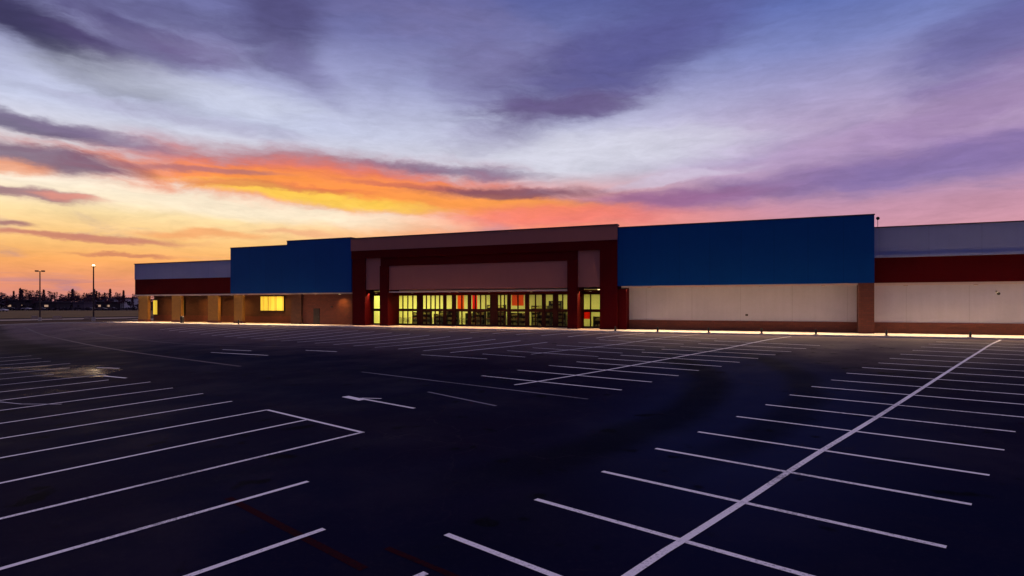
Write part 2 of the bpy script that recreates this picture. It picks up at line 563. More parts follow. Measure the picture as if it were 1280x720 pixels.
# one more row further right, only its far part can be seen
lines('parking_lines', [(6.2, v, 13.6, v) for v in [20 + 2.7 * k for k in range(14)]])
# second double row
segs = []
for k, (us, ue, v) in enumerate([(-22.5, -14.05, 23.0), (-22.4, -14.1, 25.8), (-22.2, -14.0, 28.4), (-21.9, -14.0, 30.8), (-21.8, -13.7, 33.1), (-21.6, -13.6, 35.5), (-21.4, -13.4, 38.0), (-21.2, -13.2, 40.6), (-21, -13, 43.2), (-20.8, -12.8, 45.9), (-20.6, -12.6, 48.6)]):
    segs.append((us, v, ue, v + .2))
lines('parking_lines', segs)
lines('parking_lines', [(-29.48, 20.27, -14.0, 20.51)], 'line_ghost')
lines('parking_lines', [(-20.88, 17.88, -16.08, 17.24)], 'line_ghost')
mb = MB(); curve_strip(mb, [g2w(-18.95, 21.6), g2w(-18.72, 22.93), g2w(-18.2, 28.6), g2w(-17.7, 40), g2w(-17.3, 52), g2w(-17.1, 57)], .16, .016)
tag(mb.build('parking_divider_line', M['line']), kind='structure')
# third double row
segs = [(-30.4, 31.15, -26.4, 31.2), (-33.9, 28.4, -27.87, 29.0)]
for k in range(7):
    segs.append((-30.5 + .25 * k, 33.9 + 2.75 * k, -22.4 + .2 * k, 34.0 + 2.75 * k))
lines('parking_lines', segs, 'line_worn')
mb = MB(); curve_strip(mb, [g2w(-27.19, 32.77), g2w(-26.2, 41), g2w(-25.24, 51.5), g2w(-24.9, 55)], .16, .016)
tag(mb.build('parking_divider_line', M['line_worn']), kind='structure')
# stalls in front of the entrance, striped toward the store
segs = []
for k in range(19):
    u = -33.2 - 2.95 * k
    lo = 30.6 - .12 * k
    segs.append((u, lo, u + .9, lo + 10.5, .2))
for k in range(19):
    u = -30.5 - 2.95 * k
    segs.append((u, 46.0 - .3 * k, u + .5, 54.0 - .3 * k, .2))
lines('parking_lines', segs, 'line_worn')
lines('parking_lines', [(-45.1, 25.66, -41.76, 26.42), (-50.65, 20.49, -43.94, 21.91), (-52.5, 22.16, -48.9, 22.97)], 'line', .16)
# left block, stripes along the rows, closed by an end line
segs = [(-7.55, 2.0, -7.4, 6.3), (-10.25, -3, -10.31, 6.25), (-12.9, -3, -13.25, 7.6), (-15.8, -3, -16.55, 11.44), (-18.8, -3, -19.86, 11.36),
        (-21.9, -3, -22.89, 11.38), (-25.0, -3, -26.06, 11.4), (-28.0, -3, -29.33, 11.5), (-31.6, -3, -32.48, 11.3), (-34.6, -3, -35.89, 11.38),
        (-38.1, -3, -38.88, 10.25), (-16.48, 11.40, -22.89, 11.38)]
lines('parking_lines', segs)
segs = [(-41.6, -3, -41.9, 10.9), (-44.9, -3, -45.0, 9.0), (-48.3, -2, -48.2, 10.5), (-51.8, 0, -51.5, 11.25), (-55.2, 0, -54.9, 10.8), (-58.6, 1, -58.3, 10.9), (-62.2, 2, -61.9, 10.9)]
lines('parking_lines', segs, 'line_worn')
lines('parking_lines', [(-46.59, 11.61, -44.78, 12.39), (-41.2, 10.6, -38.9, 11.1)], 'line', .16)
lines('parking_lines', [(-33.2, 5.5, -31.6, 6.6), (-34.8, 5.0, -33.2, 5.5)], 'line_worn', .08, .016)
# turn arrow
mb = MB()
def pl(pts, z=.010):
    mb.poly([(p[0], p[1], ground_h(*p) + z) for p in pts])
strip(mb, (-3.78, 23.38), (-6.55, 25.9), .16, .010)
strip(mb, (-7.30, 26.42), (-6.30, 25.42), .34, .014)
strip(mb, (-6.45, 25.88), (-5.55, 25.68), .11, .018)
tag(mb.build('turn_arrow_marking', M['line']), kind='structure')
# faint red strips near the camera
mb = MB()
strip(mb, (-6.3, 13.4), (-2.4, 9.8), .17, .004)
strip(mb, (-2.2, 10.6), (-.8, 9.4), .13, .004)
tag(mb.build('red_strip', M['red_line']), kind='structure')
# old tracks and tar patches
mb = MB(); curve_strip(mb, [(-73.5, 91.0), (-45.9, 63.7), (-35, 53.5), (-27.6, 47.1), (-17.4, 38.7)], .28, .006)
curve_strip(mb, [(-61.0, 84.6), (-36.6, 62.4), (-31, 58.5), (-25.7, 55.4), (-14, 50.5)], .22, .006)
tag(mb.build('pale_tyre_track', M['pale_track']), kind='structure')
def puddle(cx, cy, ax, ay, rot, seed, z=.0045):
    rnd = random.Random(seed)
    mb = MB()
    ph = [rnd.uniform(0, 6.28) for _ in range(6)]
    N_ = 56
    rings = []
    for k in (1, .8, .6, .4, .2):
        ring = []
        for i in range(N_):
            t = 2 * math.pi * i / N_
            r = 1 + .22 * math.sin(2 * t + ph[0]) + .16 * math.sin(3 * t + ph[1]) + .12 * math.sin(5 * t + ph[2]) + .08 * math.sin(9 * t + ph[3])
            a, b = k * r * ax * math.cos(t), k * r * ay * math.sin(t)
            x = cx + a * math.cos(rot) - b * math.sin(rot); y = cy + a * math.sin(rot) + b * math.cos(rot)
            ring.append(mb.b.verts.new((x, y, ground_h(x, y) + z)))
        rings.append(ring)
    for r0, r1 in zip(rings, rings[1:]):
        for i in range(N_): mb.b.faces.new((r0[i], r0[(i + 1) % N_], r1[(i + 1) % N_], r1[i]))
    c = mb.b.verts.new((cx, cy, ground_h(cx, cy) + z))
    for i in range(N_): mb.b.faces.new((rings[-1][i], rings[-1][(i + 1) % N_], c))
    tag(mb.build('puddle', M['water'], smooth_=True), kind='structure')
puddle(-29.6, 39.8, 3.8, 1.7, -.25, 3)
puddle(-26.6, 36.6, 3.2, 1.3, -.2, 5, .0060)
puddle(-23.6, 29.7, 1.6, .9, -.3, 8)
puddle(-34.5, 38.5, 1.6, .8, -.3, 11, .0030)

# ------------------------------------------------------------------ the store
AF = math.atan2(FD.y, FD.x)
store = empty('store_building', (K0.x, K0.y, 0), AF,
              label='long flat-roofed superstore with blue panels on both sides of a maroon lit entrance', cat='building')
def part(name, mat, boxes, parent=store, label=None, bevel=0.0):
    mb = MB()
    for b in boxes: mb.box(*b)
    o = mb.build(name, M[mat], parent, bevel=bevel)
    if label: o['label'] = label
    return o

FR = 4.7
S_L, S_A, S_B, S_E, S_F, S_G, S_R = -80.85, -59.2, -48.25, -37.0, -1.0, 23.45, 72.0
# body and roof behind the fascias
part('wall', 'far', [(S_L, S_B, 12.0, 62, .1, 8.9), (S_B + .01, S_E + .3, 7.4, 62, .1, 8.9), (S_F - .6, S_R, 6.9, 62, .1, 9.2), (S_E + .31, S_F - .61, 17, 62, .1, 9.2)], label='plain side and rear walls')
part('roof', 'roof', [(S_L + .1, S_R - .1, 7.5, 61.9, 9.22, 9.32)])

# --- left wing under its canopy
part('fascia', 'grey', [(S_L, S_A - .01, FR, FR + .5, 6.98, 9.45), (S_L, S_L + .5, FR + .5, 20, 6.98, 9.45)], label='grey upper band of the left wing')
part('fascia', 'maroon', [(S_L + .02, S_A - .01, FR + .06, FR + .5, 4.5, 6.975), (S_L + .02, S_L + .5, FR + .5, 20, 4.5, 6.975)], label='dark red band of the left wing')
part('roof_edge', 'cap', [(S_L - .08, S_A, FR - .08, FR + .6, 9.452, 9.56), (S_L - .08, S_L + .6, FR + .6, 20, 9.452, 9.56)])
part('trim', 'trim', [(S_L - .03, S_A, FR - .03, FR + .45, 4.30, 4.498)])
part('soffit', 'brown', [(S_L + .1, S_B, FR + .45, 7.69, 4.34, 4.46)])
part('wall', 'darkbrick', [(S_L + .52, S_B, 7.7, 11.98, .146, 4.338)], label='brown block wall behind the canopy')
part('plinth', 'base', [(S_L + .5, S_B, 7.60, 7.698, .146, 1.15)])
for s0, s1 in ((-80.1, -77.85), (-72.25, -70.2), (-64.3, -62.2), (-58.9, -57.2)):
    c = part('column', 'pillar', [(s0, s1, FR + .1, FR + .62, .146, 4.298)], bevel=.03)
    part('base_course', 'base', [(s0 - .05, s1 + .05, FR + .05, FR + .67, .147, .5)], c)
# tall lit windows in the wall behind the columns
for s0 in (-80.2, -73.9, -65.8):
    w = part('window', 'frame', [(s0 - .08, s0 + 1.0, 7.5, 7.57, 1.16, 3.7)])
    part('pane', 'lit_blind', [(s0, s0 + .92, 7.46, 7.495, 1.26, 3.6)], w)
w = part('window', 'frame', [(-56.5, -51.8, 7.5, 7.57, 1.9, 4.2)], label='wide window with lit yellow blinds')
for q in range(3):
    part('pane', 'lit_blind', [(-56.4 + q * 1.53, -54.95 + q * 1.53, 7.46, 7.495, 2.0, 4.1)], w)

# --- left blue panels and the closed brown bay below them
part('blue_panel', 'blue', [(S_A, S_B - .002, FR - .25, FR + .55, 4.52, 11.25)], label='lower left blue panel')
part('blue_panel', 'blue', [(S_B, S_E - .002, FR - .32, FR + .55, 4.52, 11.82)], label='taller left blue panel')
part('roof_edge', 'cap', [(S_A - .05, S_B - .01, FR - .30, FR + .62, 11.252, 11.34), (S_B - .05, S_E - .05, FR - .37, FR + .62, 11.822, 11.91)])
part('trim', 'trim', [(S_A + .03, S_E - .03, FR - .18, FR + .4, 4.34, 4.518)])
part('wall', 'base', [(S_B + 1.9, S_E, FR + .75, 7.39, .146, 4.515)], label='closed brown bay below the taller blue panel')
part('pier', 'darkbrick', [(S_B, S_B + 1.85, FR + .45, 7.3, .146, 4.51)])
d = part('door', 'frame', [(-44.4, -43.3, FR + .68, FR + .749, .15, 2.35)], label='plain dark service door')
part('handle', 'cart', [(-43.5, -43.44, FR + .62, FR + .679, 1.1, 1.25)], d)

# --- entrance block
EN = 4.2
part('fascia', 'brown', [(S_E, S_F, EN, EN + .8, 10.02, 11.62)], label='brown top band over the entrance')
part('roof_edge', 'cap', [(S_E - .06, S_F + .06, EN - .06, EN + .9, 11.622, 11.74)])
part('fascia', 'maroon', [(S_E + .02, S_F - .02, EN + .07, EN + .8, 9.0, 10.018),
     (-32.4, -5.55, EN + .25, EN + .8, 7.92, 8.998)], label='dark red frame around the entrance panels')
for a, b, z1 in ((-36.8, -34.75, 8.998), (-32.4, -31.15, 7.918), (-6.75, -5.55, 7.918), (-2.95, -1.02, 8.998)):
    part('pier', 'maroon', [(a, b, EN + .07, 6.2 if z1 > 8 else 6.9, .146, z1)])
part('pier', 'maroon', [(-1.018, -.1, EN + .5, 6.19, .146, 4.6)])
part('panel', 'brown', [(-34.748, -32.402, EN + .3, EN + .8, 4.86, 8.998)], label='narrow brown panel left of the entrance')
part('panel', 'brown', [(-31.148, -6.752, EN + .34, EN + .8, 4.78, 7.918)], label='long blank brown sign panel above the doors', bevel=.05)
part('panel', 'brown', [(-5.548, -2.952, EN + .3, EN + .8, 4.86, 8.998)], label='narrow brown panel right of the entrance')
part('soffit', 'maroon', [(S_E + .2, S_F - .2, EN + .82, 7.2, 4.42, 4.55)])
part('trim', 'trim', [(-31.14, -6.76, EN + .36, EN + .6, 4.44, 4.60)])
part('header', 'maroon', [(S_E + .3, S_F - .1, 7.12, 7.5, 4.2, 4.419)])
# glazed front
GZN = 7.25
bays = [(-32.4, -28.5, 5), (-27.85, -24.5, 5), (-24.3, -23.2, 1), (-22.9, -20.9, 2), (-20.7, -17.75, 4), (-16.95, -15.4, 3), (-15.2, -13.0, 2), (-12.75, -10.8, 2), (-10.6, -9.4, 1), (-9.0, -6.9, 3), (-6.35, -3.4, 2), (-35.7, -34.35, 1)]
for (a, b, k) in bays:
    mb = MB()
    t = .15
    mb.box(a, b, GZN, GZN + .12, .15, .34)
    mb.box(a, b, GZN, GZN + .12, 4.07, 4.198)
    mb.box(a, b, GZN, GZN + .12, 2.0, 2.34)
    for i in range(k + 1):
        x = a + (b - a) * i / k
        x = min(max(x, a + t / 2), b - t / 2)
        mb.box(x - t / 2, x + t / 2, GZN + .01, GZN + .11, .341, 2.079)
        mb.box(x - t / 2, x + t / 2, GZN + .01, GZN + .11, 2.301, 4.069)
    w = mb.build('window', M['doorframe'], store)
    for i in range(k):
        x0, x1 = a + (b - a) * i / k + t / 2, a + (b - a) * (i + 1) / k - t / 2
        part('pane', 'glass', [(x0, x1, GZN + .05, GZN + .06, .35, 2.07), (x0, x1, GZN + .05, GZN + .06, 2.31, 4.06)], w)
edges = sorted([(a, b) for a, b, _ in bays])
posts = []
for (a0, b0), (a1, b1) in zip(edges, edges[1:]):
    if a1 - b0 > .02: posts.append((b0 + .002, a1 - .002, GZN - .02, GZN + .3, .147, 4.198))
posts += [(-36.8, -35.702, 7.2, 7.5, .147, 4.198), (-3.398, -1.2, 7.2, 7.5, .147, 4.198)]
for p_ in posts: part('post', 'doorframe', [p_])
# the sales floor behind the glass
part('floor', 'floor', [(S_E + .3, S_F - .6, 7.4, 17, .10, .155)])
part('ceiling', 'trim', [(S_E + .3, S_F - .6, 7.5, 17, 4.7, 4.8)])
part('interior_wall', 'inside_wall', [(S_E + .3, S_F - .6, 13.5, 13.7, .156, 4.69), (S_E + .3, S_E + .5, 7.5, 13.49, .156, 4.69), (S_F - .8, S_F - .6, 7.5, 13.49, .156, 4.69)])
# ceiling battens and their light
for s in (-33, -28, -23, -18, -13, -8, -4):
    c = part('ceiling_light', 'lens_warm', [(s - .6, s + .6, 9.4, 9.55, 4.62, 4.69)])
for s, L, E_ in ((-31.5, 9.0, 620), (-21, 11.0, 400), (-8, 11.0, 300)):
    l = bpy.data.lights.new('sales_floor_light', 'AREA'); l.shape = 'RECTANGLE'; l.size = L; l.size_y = 3.0
    l.energy = E_; l.color = (1.0, .93, .32)
    o = bpy.data.objects.new('sales_floor_light', l); COL.objects.link(o); o.parent = store; o.location = (s, 10.2, 4.6)

# --- right blue panel and walls
part('blue_panel', 'blue', [(S_F + .002, S_G, FR - .28, FR + .6, 4.92, 11.32), (S_G - .5, S_G - .001, FR + .6, 9.5, 4.92, 11.32)], label='large right blue panel')
part('roof_edge', 'cap', [(S_F + .06, S_G + .05, FR - .33, FR + .66, 11.322, 11.41)])
WN = 6.2
part('trim', 'trim', [(-.6, 22.1, FR - .12, FR + .5, 4.74, 4.918)])
part('soffit', 'white', [(-.6, 22.1, FR + .5, WN - .01, 4.80, 4.915)])
part('wall', 'white', [(-.45, 22.2, WN, WN + .6, 1.18, 4.798)], label='pale wall under the right blue panel')
part('plinth', 'base', [(-.08, 22.2, WN - .10, WN + .6, .146, 1.178)])
part('pier', 'base', [(-.098, -.452, WN - .05, WN + .6, 1.18, 4.79)])
part('pier', 'base', [(22.202, 23.47, FR - .1, WN + .6, .146, 4.918)])
# --- right wing
part('fascia', 'grey', [(S_G + .02, S_R, WN - .55, WN + .5, 7.62, 10.2)], label='grey upper band of the right wing')
part('trim', 'grey', [(S_G + .02, S_R, WN - .68, WN + .5, 7.36, 7.618)])
part('roof_edge', 'cap', [(S_G + .02, S_R + .05, WN - .61, WN + .6, 10.202, 10.3)])
part('fascia', 'maroon', [(S_G + .02, S_R, WN - .35, WN + .5, 4.95, 7.358)], label='dark red band of the right wing')
part('trim', 'trim', [(S_G + .02, S_R, WN - .30, WN + .5, 4.70, 4.948)])
part('wall', 'white', [(S_G + .05, S_R, WN + .0, WN + .6, 1.18, 4.698)], label='pale wall of the right wing')
part('plinth', 'base', [(S_G + .05, S_R, WN - .10, WN + .6, .146, 1.178)])

def on_front(name, s, n, z, **k):
    w = f2w(s, n)
    return empty(name, (w.x, w.y, z), AF, **k)

# small fittings on the walls
def wall_fitting(name, s, n, z, label, cat, kind_):
    e = on_front(name, s, n, z, label=label, cat=cat)
    if kind_ == 'camera':
        mb = MB(); mb.box(-.06, .06, -.05, 0, -.08, .08); mb.build('bracket', M['metal'], e)
        mb = MB(); mb.tube((0, -.05, 0), (0, -.32, -.06), .03); mb.build('arm', M['metal'], e)
        mb = MB(); mb.tube((0, -.25, -.10), (0, -.62, -.2), .11, .13, 12); mb.build('housing', M['bollard'], e)
    elif kind_ == 'box':
        mb = MB(); mb.box(-.13, .13, -.09, 0, -.1, .1); mb.build('box', M['metal'], e, bevel=.01)
        mb = MB(); mb.box(-.08, .08, -.11, -.091, -.06, .06); mb.build('cover', M['frame'], e)
    elif kind_ == 'mast':
        mb = MB(); mb.tube((0, 0, -1.2), (0, 0, .35), .025); mb.build('mast', M['metal'], e)
        mb = MB(); mb.tube((0, -.12, .34), (0, .12, .4), .16, .13, 12); mb.build('head', M['bollard'], e)
    return e
wall_fitting('security_camera', 33.2, WN, 4.05, 'small dark camera high on the pale wall at the far right', 'camera', 'camera')
wall_fitting('junction_box', 12.2, WN, 1.8, 'tiny dark box low on the pale wall under the right blue panel', 'box', 'box')
wall_fitting('roof_antenna', 24.1, 7.2, 10.95, 'thin mast with a small round head above the roof beside the right blue panel', 'antenna', 'mast')
wall_fitting('junction_box', -41.2, FR + .75, 2.6, 'small dark box on the closed brown bay below the left blue panel', 'box', 'box')

# --- lamps under the front edges wash the pavement
def soffit_lamp(s, n, z, label, energy, length, color, vis='lens_dim', tilt=0.0, spread=120, group='lamps under the front edge of the store'):
    e = on_front('soffit_lamp', s, n, z, label=label, cat='lamp', group=group)
    mb = MB(); mb.box(-.16, .16, -.07, .07, -.035, 0); mb.build('housing', M['metal'], e)
    mb = MB(); mb.box(-.12, .12, -.05, .05, -.045, -.036); mb.build('lens', M[vis], e)
    l = bpy.data.lights.new('lamp_light', 'AREA'); l.shape = 'RECTANGLE'; l.size = length; l.size_y = .12
    l.energy = energy; l.color = color; l.spread = R(spread)
    o = bpy.data.objects.new('lamp_light', l); COL.objects.link(o); o.parent = e
    o.location = (0, -.02, -.06); o.rotation_euler = (R(tilt), 0, 0)
    return e
warm = (1.0, .68, .36)
amber = (1.0, .50, .10)
NTH = ['first', 'second', 'third', 'fourth', 'fifth', 'sixth', 'seventh', 'eighth', 'ninth', 'tenth']
for i, s in enumerate((-75.2, -67.3, -60.6)):
    soffit_lamp(s, 5.9, 4.30, 'lamp under the left wing canopy, %s from its left end' % NTH[i], 120, 2.2, amber, spread=160)
soffit_lamp(-52.5, 6.2, 4.30, 'lamp under the canopy below the lower left blue panel', 90, 2.2, amber, spread=160)
for i, s in enumerate((-78, -71, -64, -57, -50, -43.5)):
    soffit_lamp(s, FR + .12, 4.34 - .04, 'small lamp under the left canopy edge, %s from the left' % NTH[i], 290, 5.6, warm, tilt=-34, spread=92)
soffit_lamp(-39.2, FR - .05, 4.335, 'glowing lamp under the right end of the taller left blue panel', 50, .5, amber, vis='lens_warm')
for i, s in enumerate((-33.6, -28, -22.5, -17, -11.5, -4.3)):
    soffit_lamp(s, EN + 1.0, 4.42, 'lamp in the entrance soffit, %s from the left' % NTH[i], 190, 4.5, (1.0, .52, .22), tilt=-26, spread=95)
for i, s in enumerate((2.4, 8.0, 13.6, 19.2)):
    soffit_lamp(s, FR + .12, 4.735, 'lamp under the right blue panel, %s from the entrance' % NTH[i], 340, 5.4, warm, tilt=-36, spread=94)
for i, s in enumerate((26.2, 31.6, 37.0, 42.5, 48)):
    soffit_lamp(s, WN - .32, 4.695, 'lamp under the right wing trim, %s from the blue panel' % NTH[i], 330, 5.2, warm, tilt=-38, spread=94)

# ------------------------------------------------------------------ things on the pavement
def bollard(loc):
    e = empty('bollard', loc)
    mb = MB(); mb.tube((0, 0, 0), (0, 0, .46), .085, .085, 14); mb.tube((0, 0, .46), (0, 0, .50), .085, .05, 14, True); mb.build('post', M['bollard'], e)
    mb = MB(); mb.tube((0, 0, .36), (0, 0, .41), .092, .092, 14); mb.build('band', M['metal'], e)
    mb = MB(); mb.box(-.15, .15, -.15, .15, 0, .03); mb.build('base_plate', M['bollard'], e)
    return e
bl0 = None
blab = ['short black bollard on the kerb in front of the maroon pier right of the entrance', 'short black bollard on the kerb, first right of the maroon pier', 'short black bollard on the kerb, second right of the maroon pier',
        'short black bollard on the kerb below the middle of the right blue panel', 'short black bollard on the kerb, nearest on the left of the brown pier',
        'short black bollard on the kerb just right of the brown pier', 'short black bollard on the kerb, rightmost in front of the right wing']
for s, lb in zip((-.25, 4.07, 8.96, 13.73, 18.31, 23.83, 29.85), blab):
    w = f2w(s, .36)
    if bl0 is None: b = bl0 = bollard((w.x, w.y, .147))
    else:
        b = copy_tree(bl0); b.location = (w.x, w.y, .147)
    tag(b, label=lb, cat='bollard', group='short bollards along the kerb')
b_ = on_front('litter_bin', -66.6, 2.2, .148, label='dark litter bin on the pavement by the second canopy column', cat='bin')
mb = MB(); mb.tube((0, 0, 0), (0, 0, .85), .26, .30, 16); mb.build('body', M['bollard'], b_)
mb = MB(); mb.tube((0, 0, .86), (0, 0, 1.02), .32, .18, 16); mb.build('lid', M['metal'], b_)
b_ = on_front('fire_hydrant', -54.0, 1.2, .148, label='small dark hydrant on the pavement below the lower left blue panel', cat='hydrant')
mb = MB(); mb.tube((0, 0, 0), (0, 0, .5), .12, .11, 12); mb.tube((0, 0, .5), (0, 0, .64), .13, .04, 12); mb.tube((0, 0, 0), (0, 0, .05), .18, .18, 12); mb.build('barrel', M['bollard'], b_)
for sx in (-1, 1):
    mb = MB(); mb.tube((sx * .1, 0, .38), (sx * .2, 0, .38), .05, .05, 10); mb.build('nozzle', M['metal'], b_)

# ------------------------------------------------------------------ things inside the glass
def cart():
    e = empty('shopping_cart', (0, 0, 0))
    mb = MB()
    # tapered wire basket: long bars and cross bars
    for z, k in ((.45, .0), (.60, .33), (.75, .66), (.92, 1.0)):
        x0, x1, y = -.36 - .06 * k, .34 + .14 * k, .18 + .09 * k
        c = [(x0, -y, z), (x1, -y, z), (x1, y, z), (x0, y, z)]
        for i in range(4): mb.tube(c[i], c[(i + 1) % 4], .013, .013, 4)
    for i in range(7):
        t = i / 6
        for sy in (-1, 1):
            mb.tube((-.36 + .70 * t, sy * .18, .45), (-.42 + .90 * t, sy * .27, .92), .010, .010, 4)
        mb.tube((-.36 + .70 * t, -.18, .45), (-.36 + .70 * t, .18, .45), .010, .010, 4)
    mb.build('basket', M['cart'], e)
    mb = MB()
    for sy in (-1, 1):
        mb.tube((-.42, sy * .24, .98), (-.30, sy * .20, .16), .018, .018, 6)
        mb.tube((-.30, sy * .20, .16), (.42, sy * .16, .16), .018, .018, 6)
        mb.tube((.30, sy * .17, .16), (.1, sy * .18, .45), .018, .018, 6)
    mb.build('frame', M['cart'], e)
    mb = MB(); mb.tube((-.46, -.27, 1.0), (-.46, .27, 1.0), .025, .025, 8); mb.build('handle', M['red'], e)
    for x in (-.28, .40):
        for y in (-.19, .19):
            mb = MB(); mb.tube((x, y - .02, .065), (x, y + .02, .065), .065, .065, 12); mb.build('wheel', M['bollard'], e)
    return e
c0 = None
rnd = random.Random(4)
cs = [-31.6, -30.9, -29.3, -27.2, -26.5, -25.2, -22.2, -19.9, -18.3, -16.2, -14.4, -12.1, -9.9, -8.2]
for i, s in enumerate(cs):
    c = c0 = cart() if c0 is None else copy_tree(c0)
    if i == 0: c0 = c
    w = f2w(s, 8.1 + rnd.uniform(-.15, .4)); c.location = (w.x, w.y, .157); c.rotation_euler.z = AF + rnd.choice((R(90), R(78), R(15), R(190)))
    tag(c, label='wire shopping cart with red handle parked inside the lit store front', cat='cart', group='shopping carts inside the glass')
def rack(s, n, w_, h, seed):
    e = on_front('display_rack', s, n, .157)
    rn = random.Random(seed)
    mb = MB()
    for x in (-w_ / 2, w_ / 2 - .05): mb.box(x, x + .05, -.25, .25, 0, h)
    mb.box(-w_ / 2 + .051, w_ / 2 - .051, .2, .24, 0, h - .02)
    mb.build('frame', M['frame'], e)
    k = int(h / .5)
    for j in range(k):
        z = .12 + j * h / k
        mb = MB(); mb.box(-w_ / 2 + .052, w_ / 2 - .052, -.24, .199, z, z + .035); mb.build('shelf', M['shelf'], e)
    mb = MB()
    for j in range(k):
        z = .156 + j * h / k
        x = -w_ / 2 + .09
        while x < w_ / 2 - .3:
            bw = rn.uniform(.12, .28)
            if rn.random() < .8: mb.box(x, x + bw, -.2, .12, z, z + rn.uniform(.15, .36))
            x += bw + .02
    mb.build('goods', M['goods'], e)
    return e
rl = [(-29.6, 9.6, 2.2, 1.7, 'low display rack behind the leftmost wide store window'), (-25.6, 10.4, 2.8, 1.8, 'low display rack behind the second wide store window'),
      (-21.6, 9.8, 2.0, 1.6, 'low display rack behind the orange banner'), (-18.8, 11.2, 2.6, 2.7, 'tall display rack behind the middle store windows'),
      (-15.3, 10.0, 2.4, 1.7, 'low display rack behind the short orange banner'), (-12.6, 11.0, 2.2, 2.6, 'tall display rack behind the window right of the short orange banner'),
      (-10.0, 9.5, 1.6, 3.2, 'tallest display rack near the right end of the main glass'), (-7.8, 10.4, 1.8, 1.5, 'low display rack at the right end of the main glass'),
      (-4.2, 9.4, 1.8, 1.3, 'low display rack behind the separate right hand window')]
rl += [(-28.0, 8.7, 1.4, 1.9, 'dark display rack just behind the first solid post of the glass front'), (-26.3, 9.2, 1.5, 1.5, 'knee-high display rack behind the second wide window'),
       (-24.0, 8.8, 1.6, 1.9, 'dark display rack left of the orange banner, close to the glass'), (-20.2, 8.9, 1.7, 1.9, 'dark display rack under the narrow red banner'),
       (-17.3, 8.8, 1.5, 1.8, 'dark display rack close to the glass, left of the short orange banner'), (-13.9, 8.8, 1.3, 1.7, 'small display rack straight below the short orange banner'),
       (-11.2, 8.9, 1.8, 1.9, 'dark display rack close to the glass in the right half of the front'), (-8.9, 8.8, 1.1, 2.0, 'narrow display rack close to the glass near the right end')]
for i, (s, n, w_, h, lb) in enumerate(rl):
    tag(rack(s, n, w_, h, i), label=lb, cat='rack', group='display racks inside the store')
def banner(s0, s1, z0, z1, mat, label, n=7.7):
    w = f2w((s0 + s1) / 2, n)
    e = on_front('hanging_banner', (s0 + s1) / 2, n, z0, label=label, cat='banner')
    hw, H = (s1 - s0) / 2, z1 - z0
    mb = MB()
    N_ = 10
    for i in range(N_):
        x0, x1 = -hw + 2 * hw * i / N_, -hw + 2 * hw * (i + 1) / N_
        y0, y1 = .03 * math.sin(i * 1.1), .03 * math.sin((i + 1) * 1.1)
        mb.hexa([(x0, y0, 0), (x1, y1, 0), (x1, y1 + .012, 0), (x0, y0 + .012, 0), (x0, y0, H), (x1, y1, H), (x1, y1 + .012, H), (x0, y0 + .012, H)])
    mb.build('cloth', M[mat], e)
    mb = MB(); mb.tube((-hw - .05, .01, H + .02), (hw + .05, .01, H + .02), .02, .02, 8); mb.build('rod', M['metal'], e)
    return e
banner(-22.75, -21.80, 2.3, 4.1, 'orange', 'bright orange banner hanging in the left half of the store front')
banner(-20.6, -19.9, 2.3, 4.1, 'salmon', 'narrow red banner hanging right of the tall orange one')
banner(-15.1, -13.5, 2.75, 4.1, 'orange', 'short wide orange banner hanging in the right half of the store front')
banner(-6.1, -5.0, 1.2, 2.1, 'salmon', 'red cloth hung low in the separate right hand window')
# ------------------------------------------------------------------ street lamps on the left
def gz(x, y, d=.14): return ground_h(x, y) + d
def street_lamp(x, y, H, double, lit, label):
    e = empty('street_lamp', (x, y, gz(x, y)), R(20), label=label, cat='street lamp')
    mb = MB(); mb.tube((0, 0, 0), (0, 0, .75), .32, .30, 14); mb.build('base', M['concrete'], e)
    mb = MB(); mb.tube((0, 0, .75), (0, 0, H), .15, .10, 12); mb.build('pole', M['metal'], e)
    if double:
        for sx in (-1, 1):
            mb = MB(); mb.tube((0, 0, H - .12), (sx * .35, 0, H), .05, .05, 8); arm = mb.build('arm', M['metal'], e)
            mb = MB(); mb.box(min(sx * .28, sx * .85), max(sx * .28, sx * .85), -.3, .3, H - .1, H + .18); hd = mb.build('lamp_head', M['metal'], e, bevel=.04)
            mb = MB(); mb.box(min(sx * .34, sx * .79), max(sx * .34, sx * .79), -.22, .22, H - .13, H - .101); mb.build('lens', M['lens_off'], hd)
    else:
        mb = MB(); mb.tube((0, 0, H), (0, 0, H + .22), .28, .30, 14); hd = mb.build('lamp_head', M['metal'], e)
        mb = MB(); mb.tube((0, 0, H + .221), (0, 0, H + .45), .26, .16, 14); mb.build('lens', M['lens_street'], hd)
        l = bpy.data.lights.new('lamp_light', 'POINT'); l.energy = 500; l.color = (1, .75, .45); l.shadow_soft_size = .3
        o = bpy.data.objects.new('lamp_light', l); COL.objects.link(o); o.parent = e; o.location = (0, 0, H + .9)
    return e
street_lamp(-77.6, 112.0, 10.0, False, True, 'tall pole with a lit lamp on top, just left of the store')
street_lamp(-101.6, 130.0, 10.7, True, False, 'dark twin-headed lamp pole, left of the lit one')

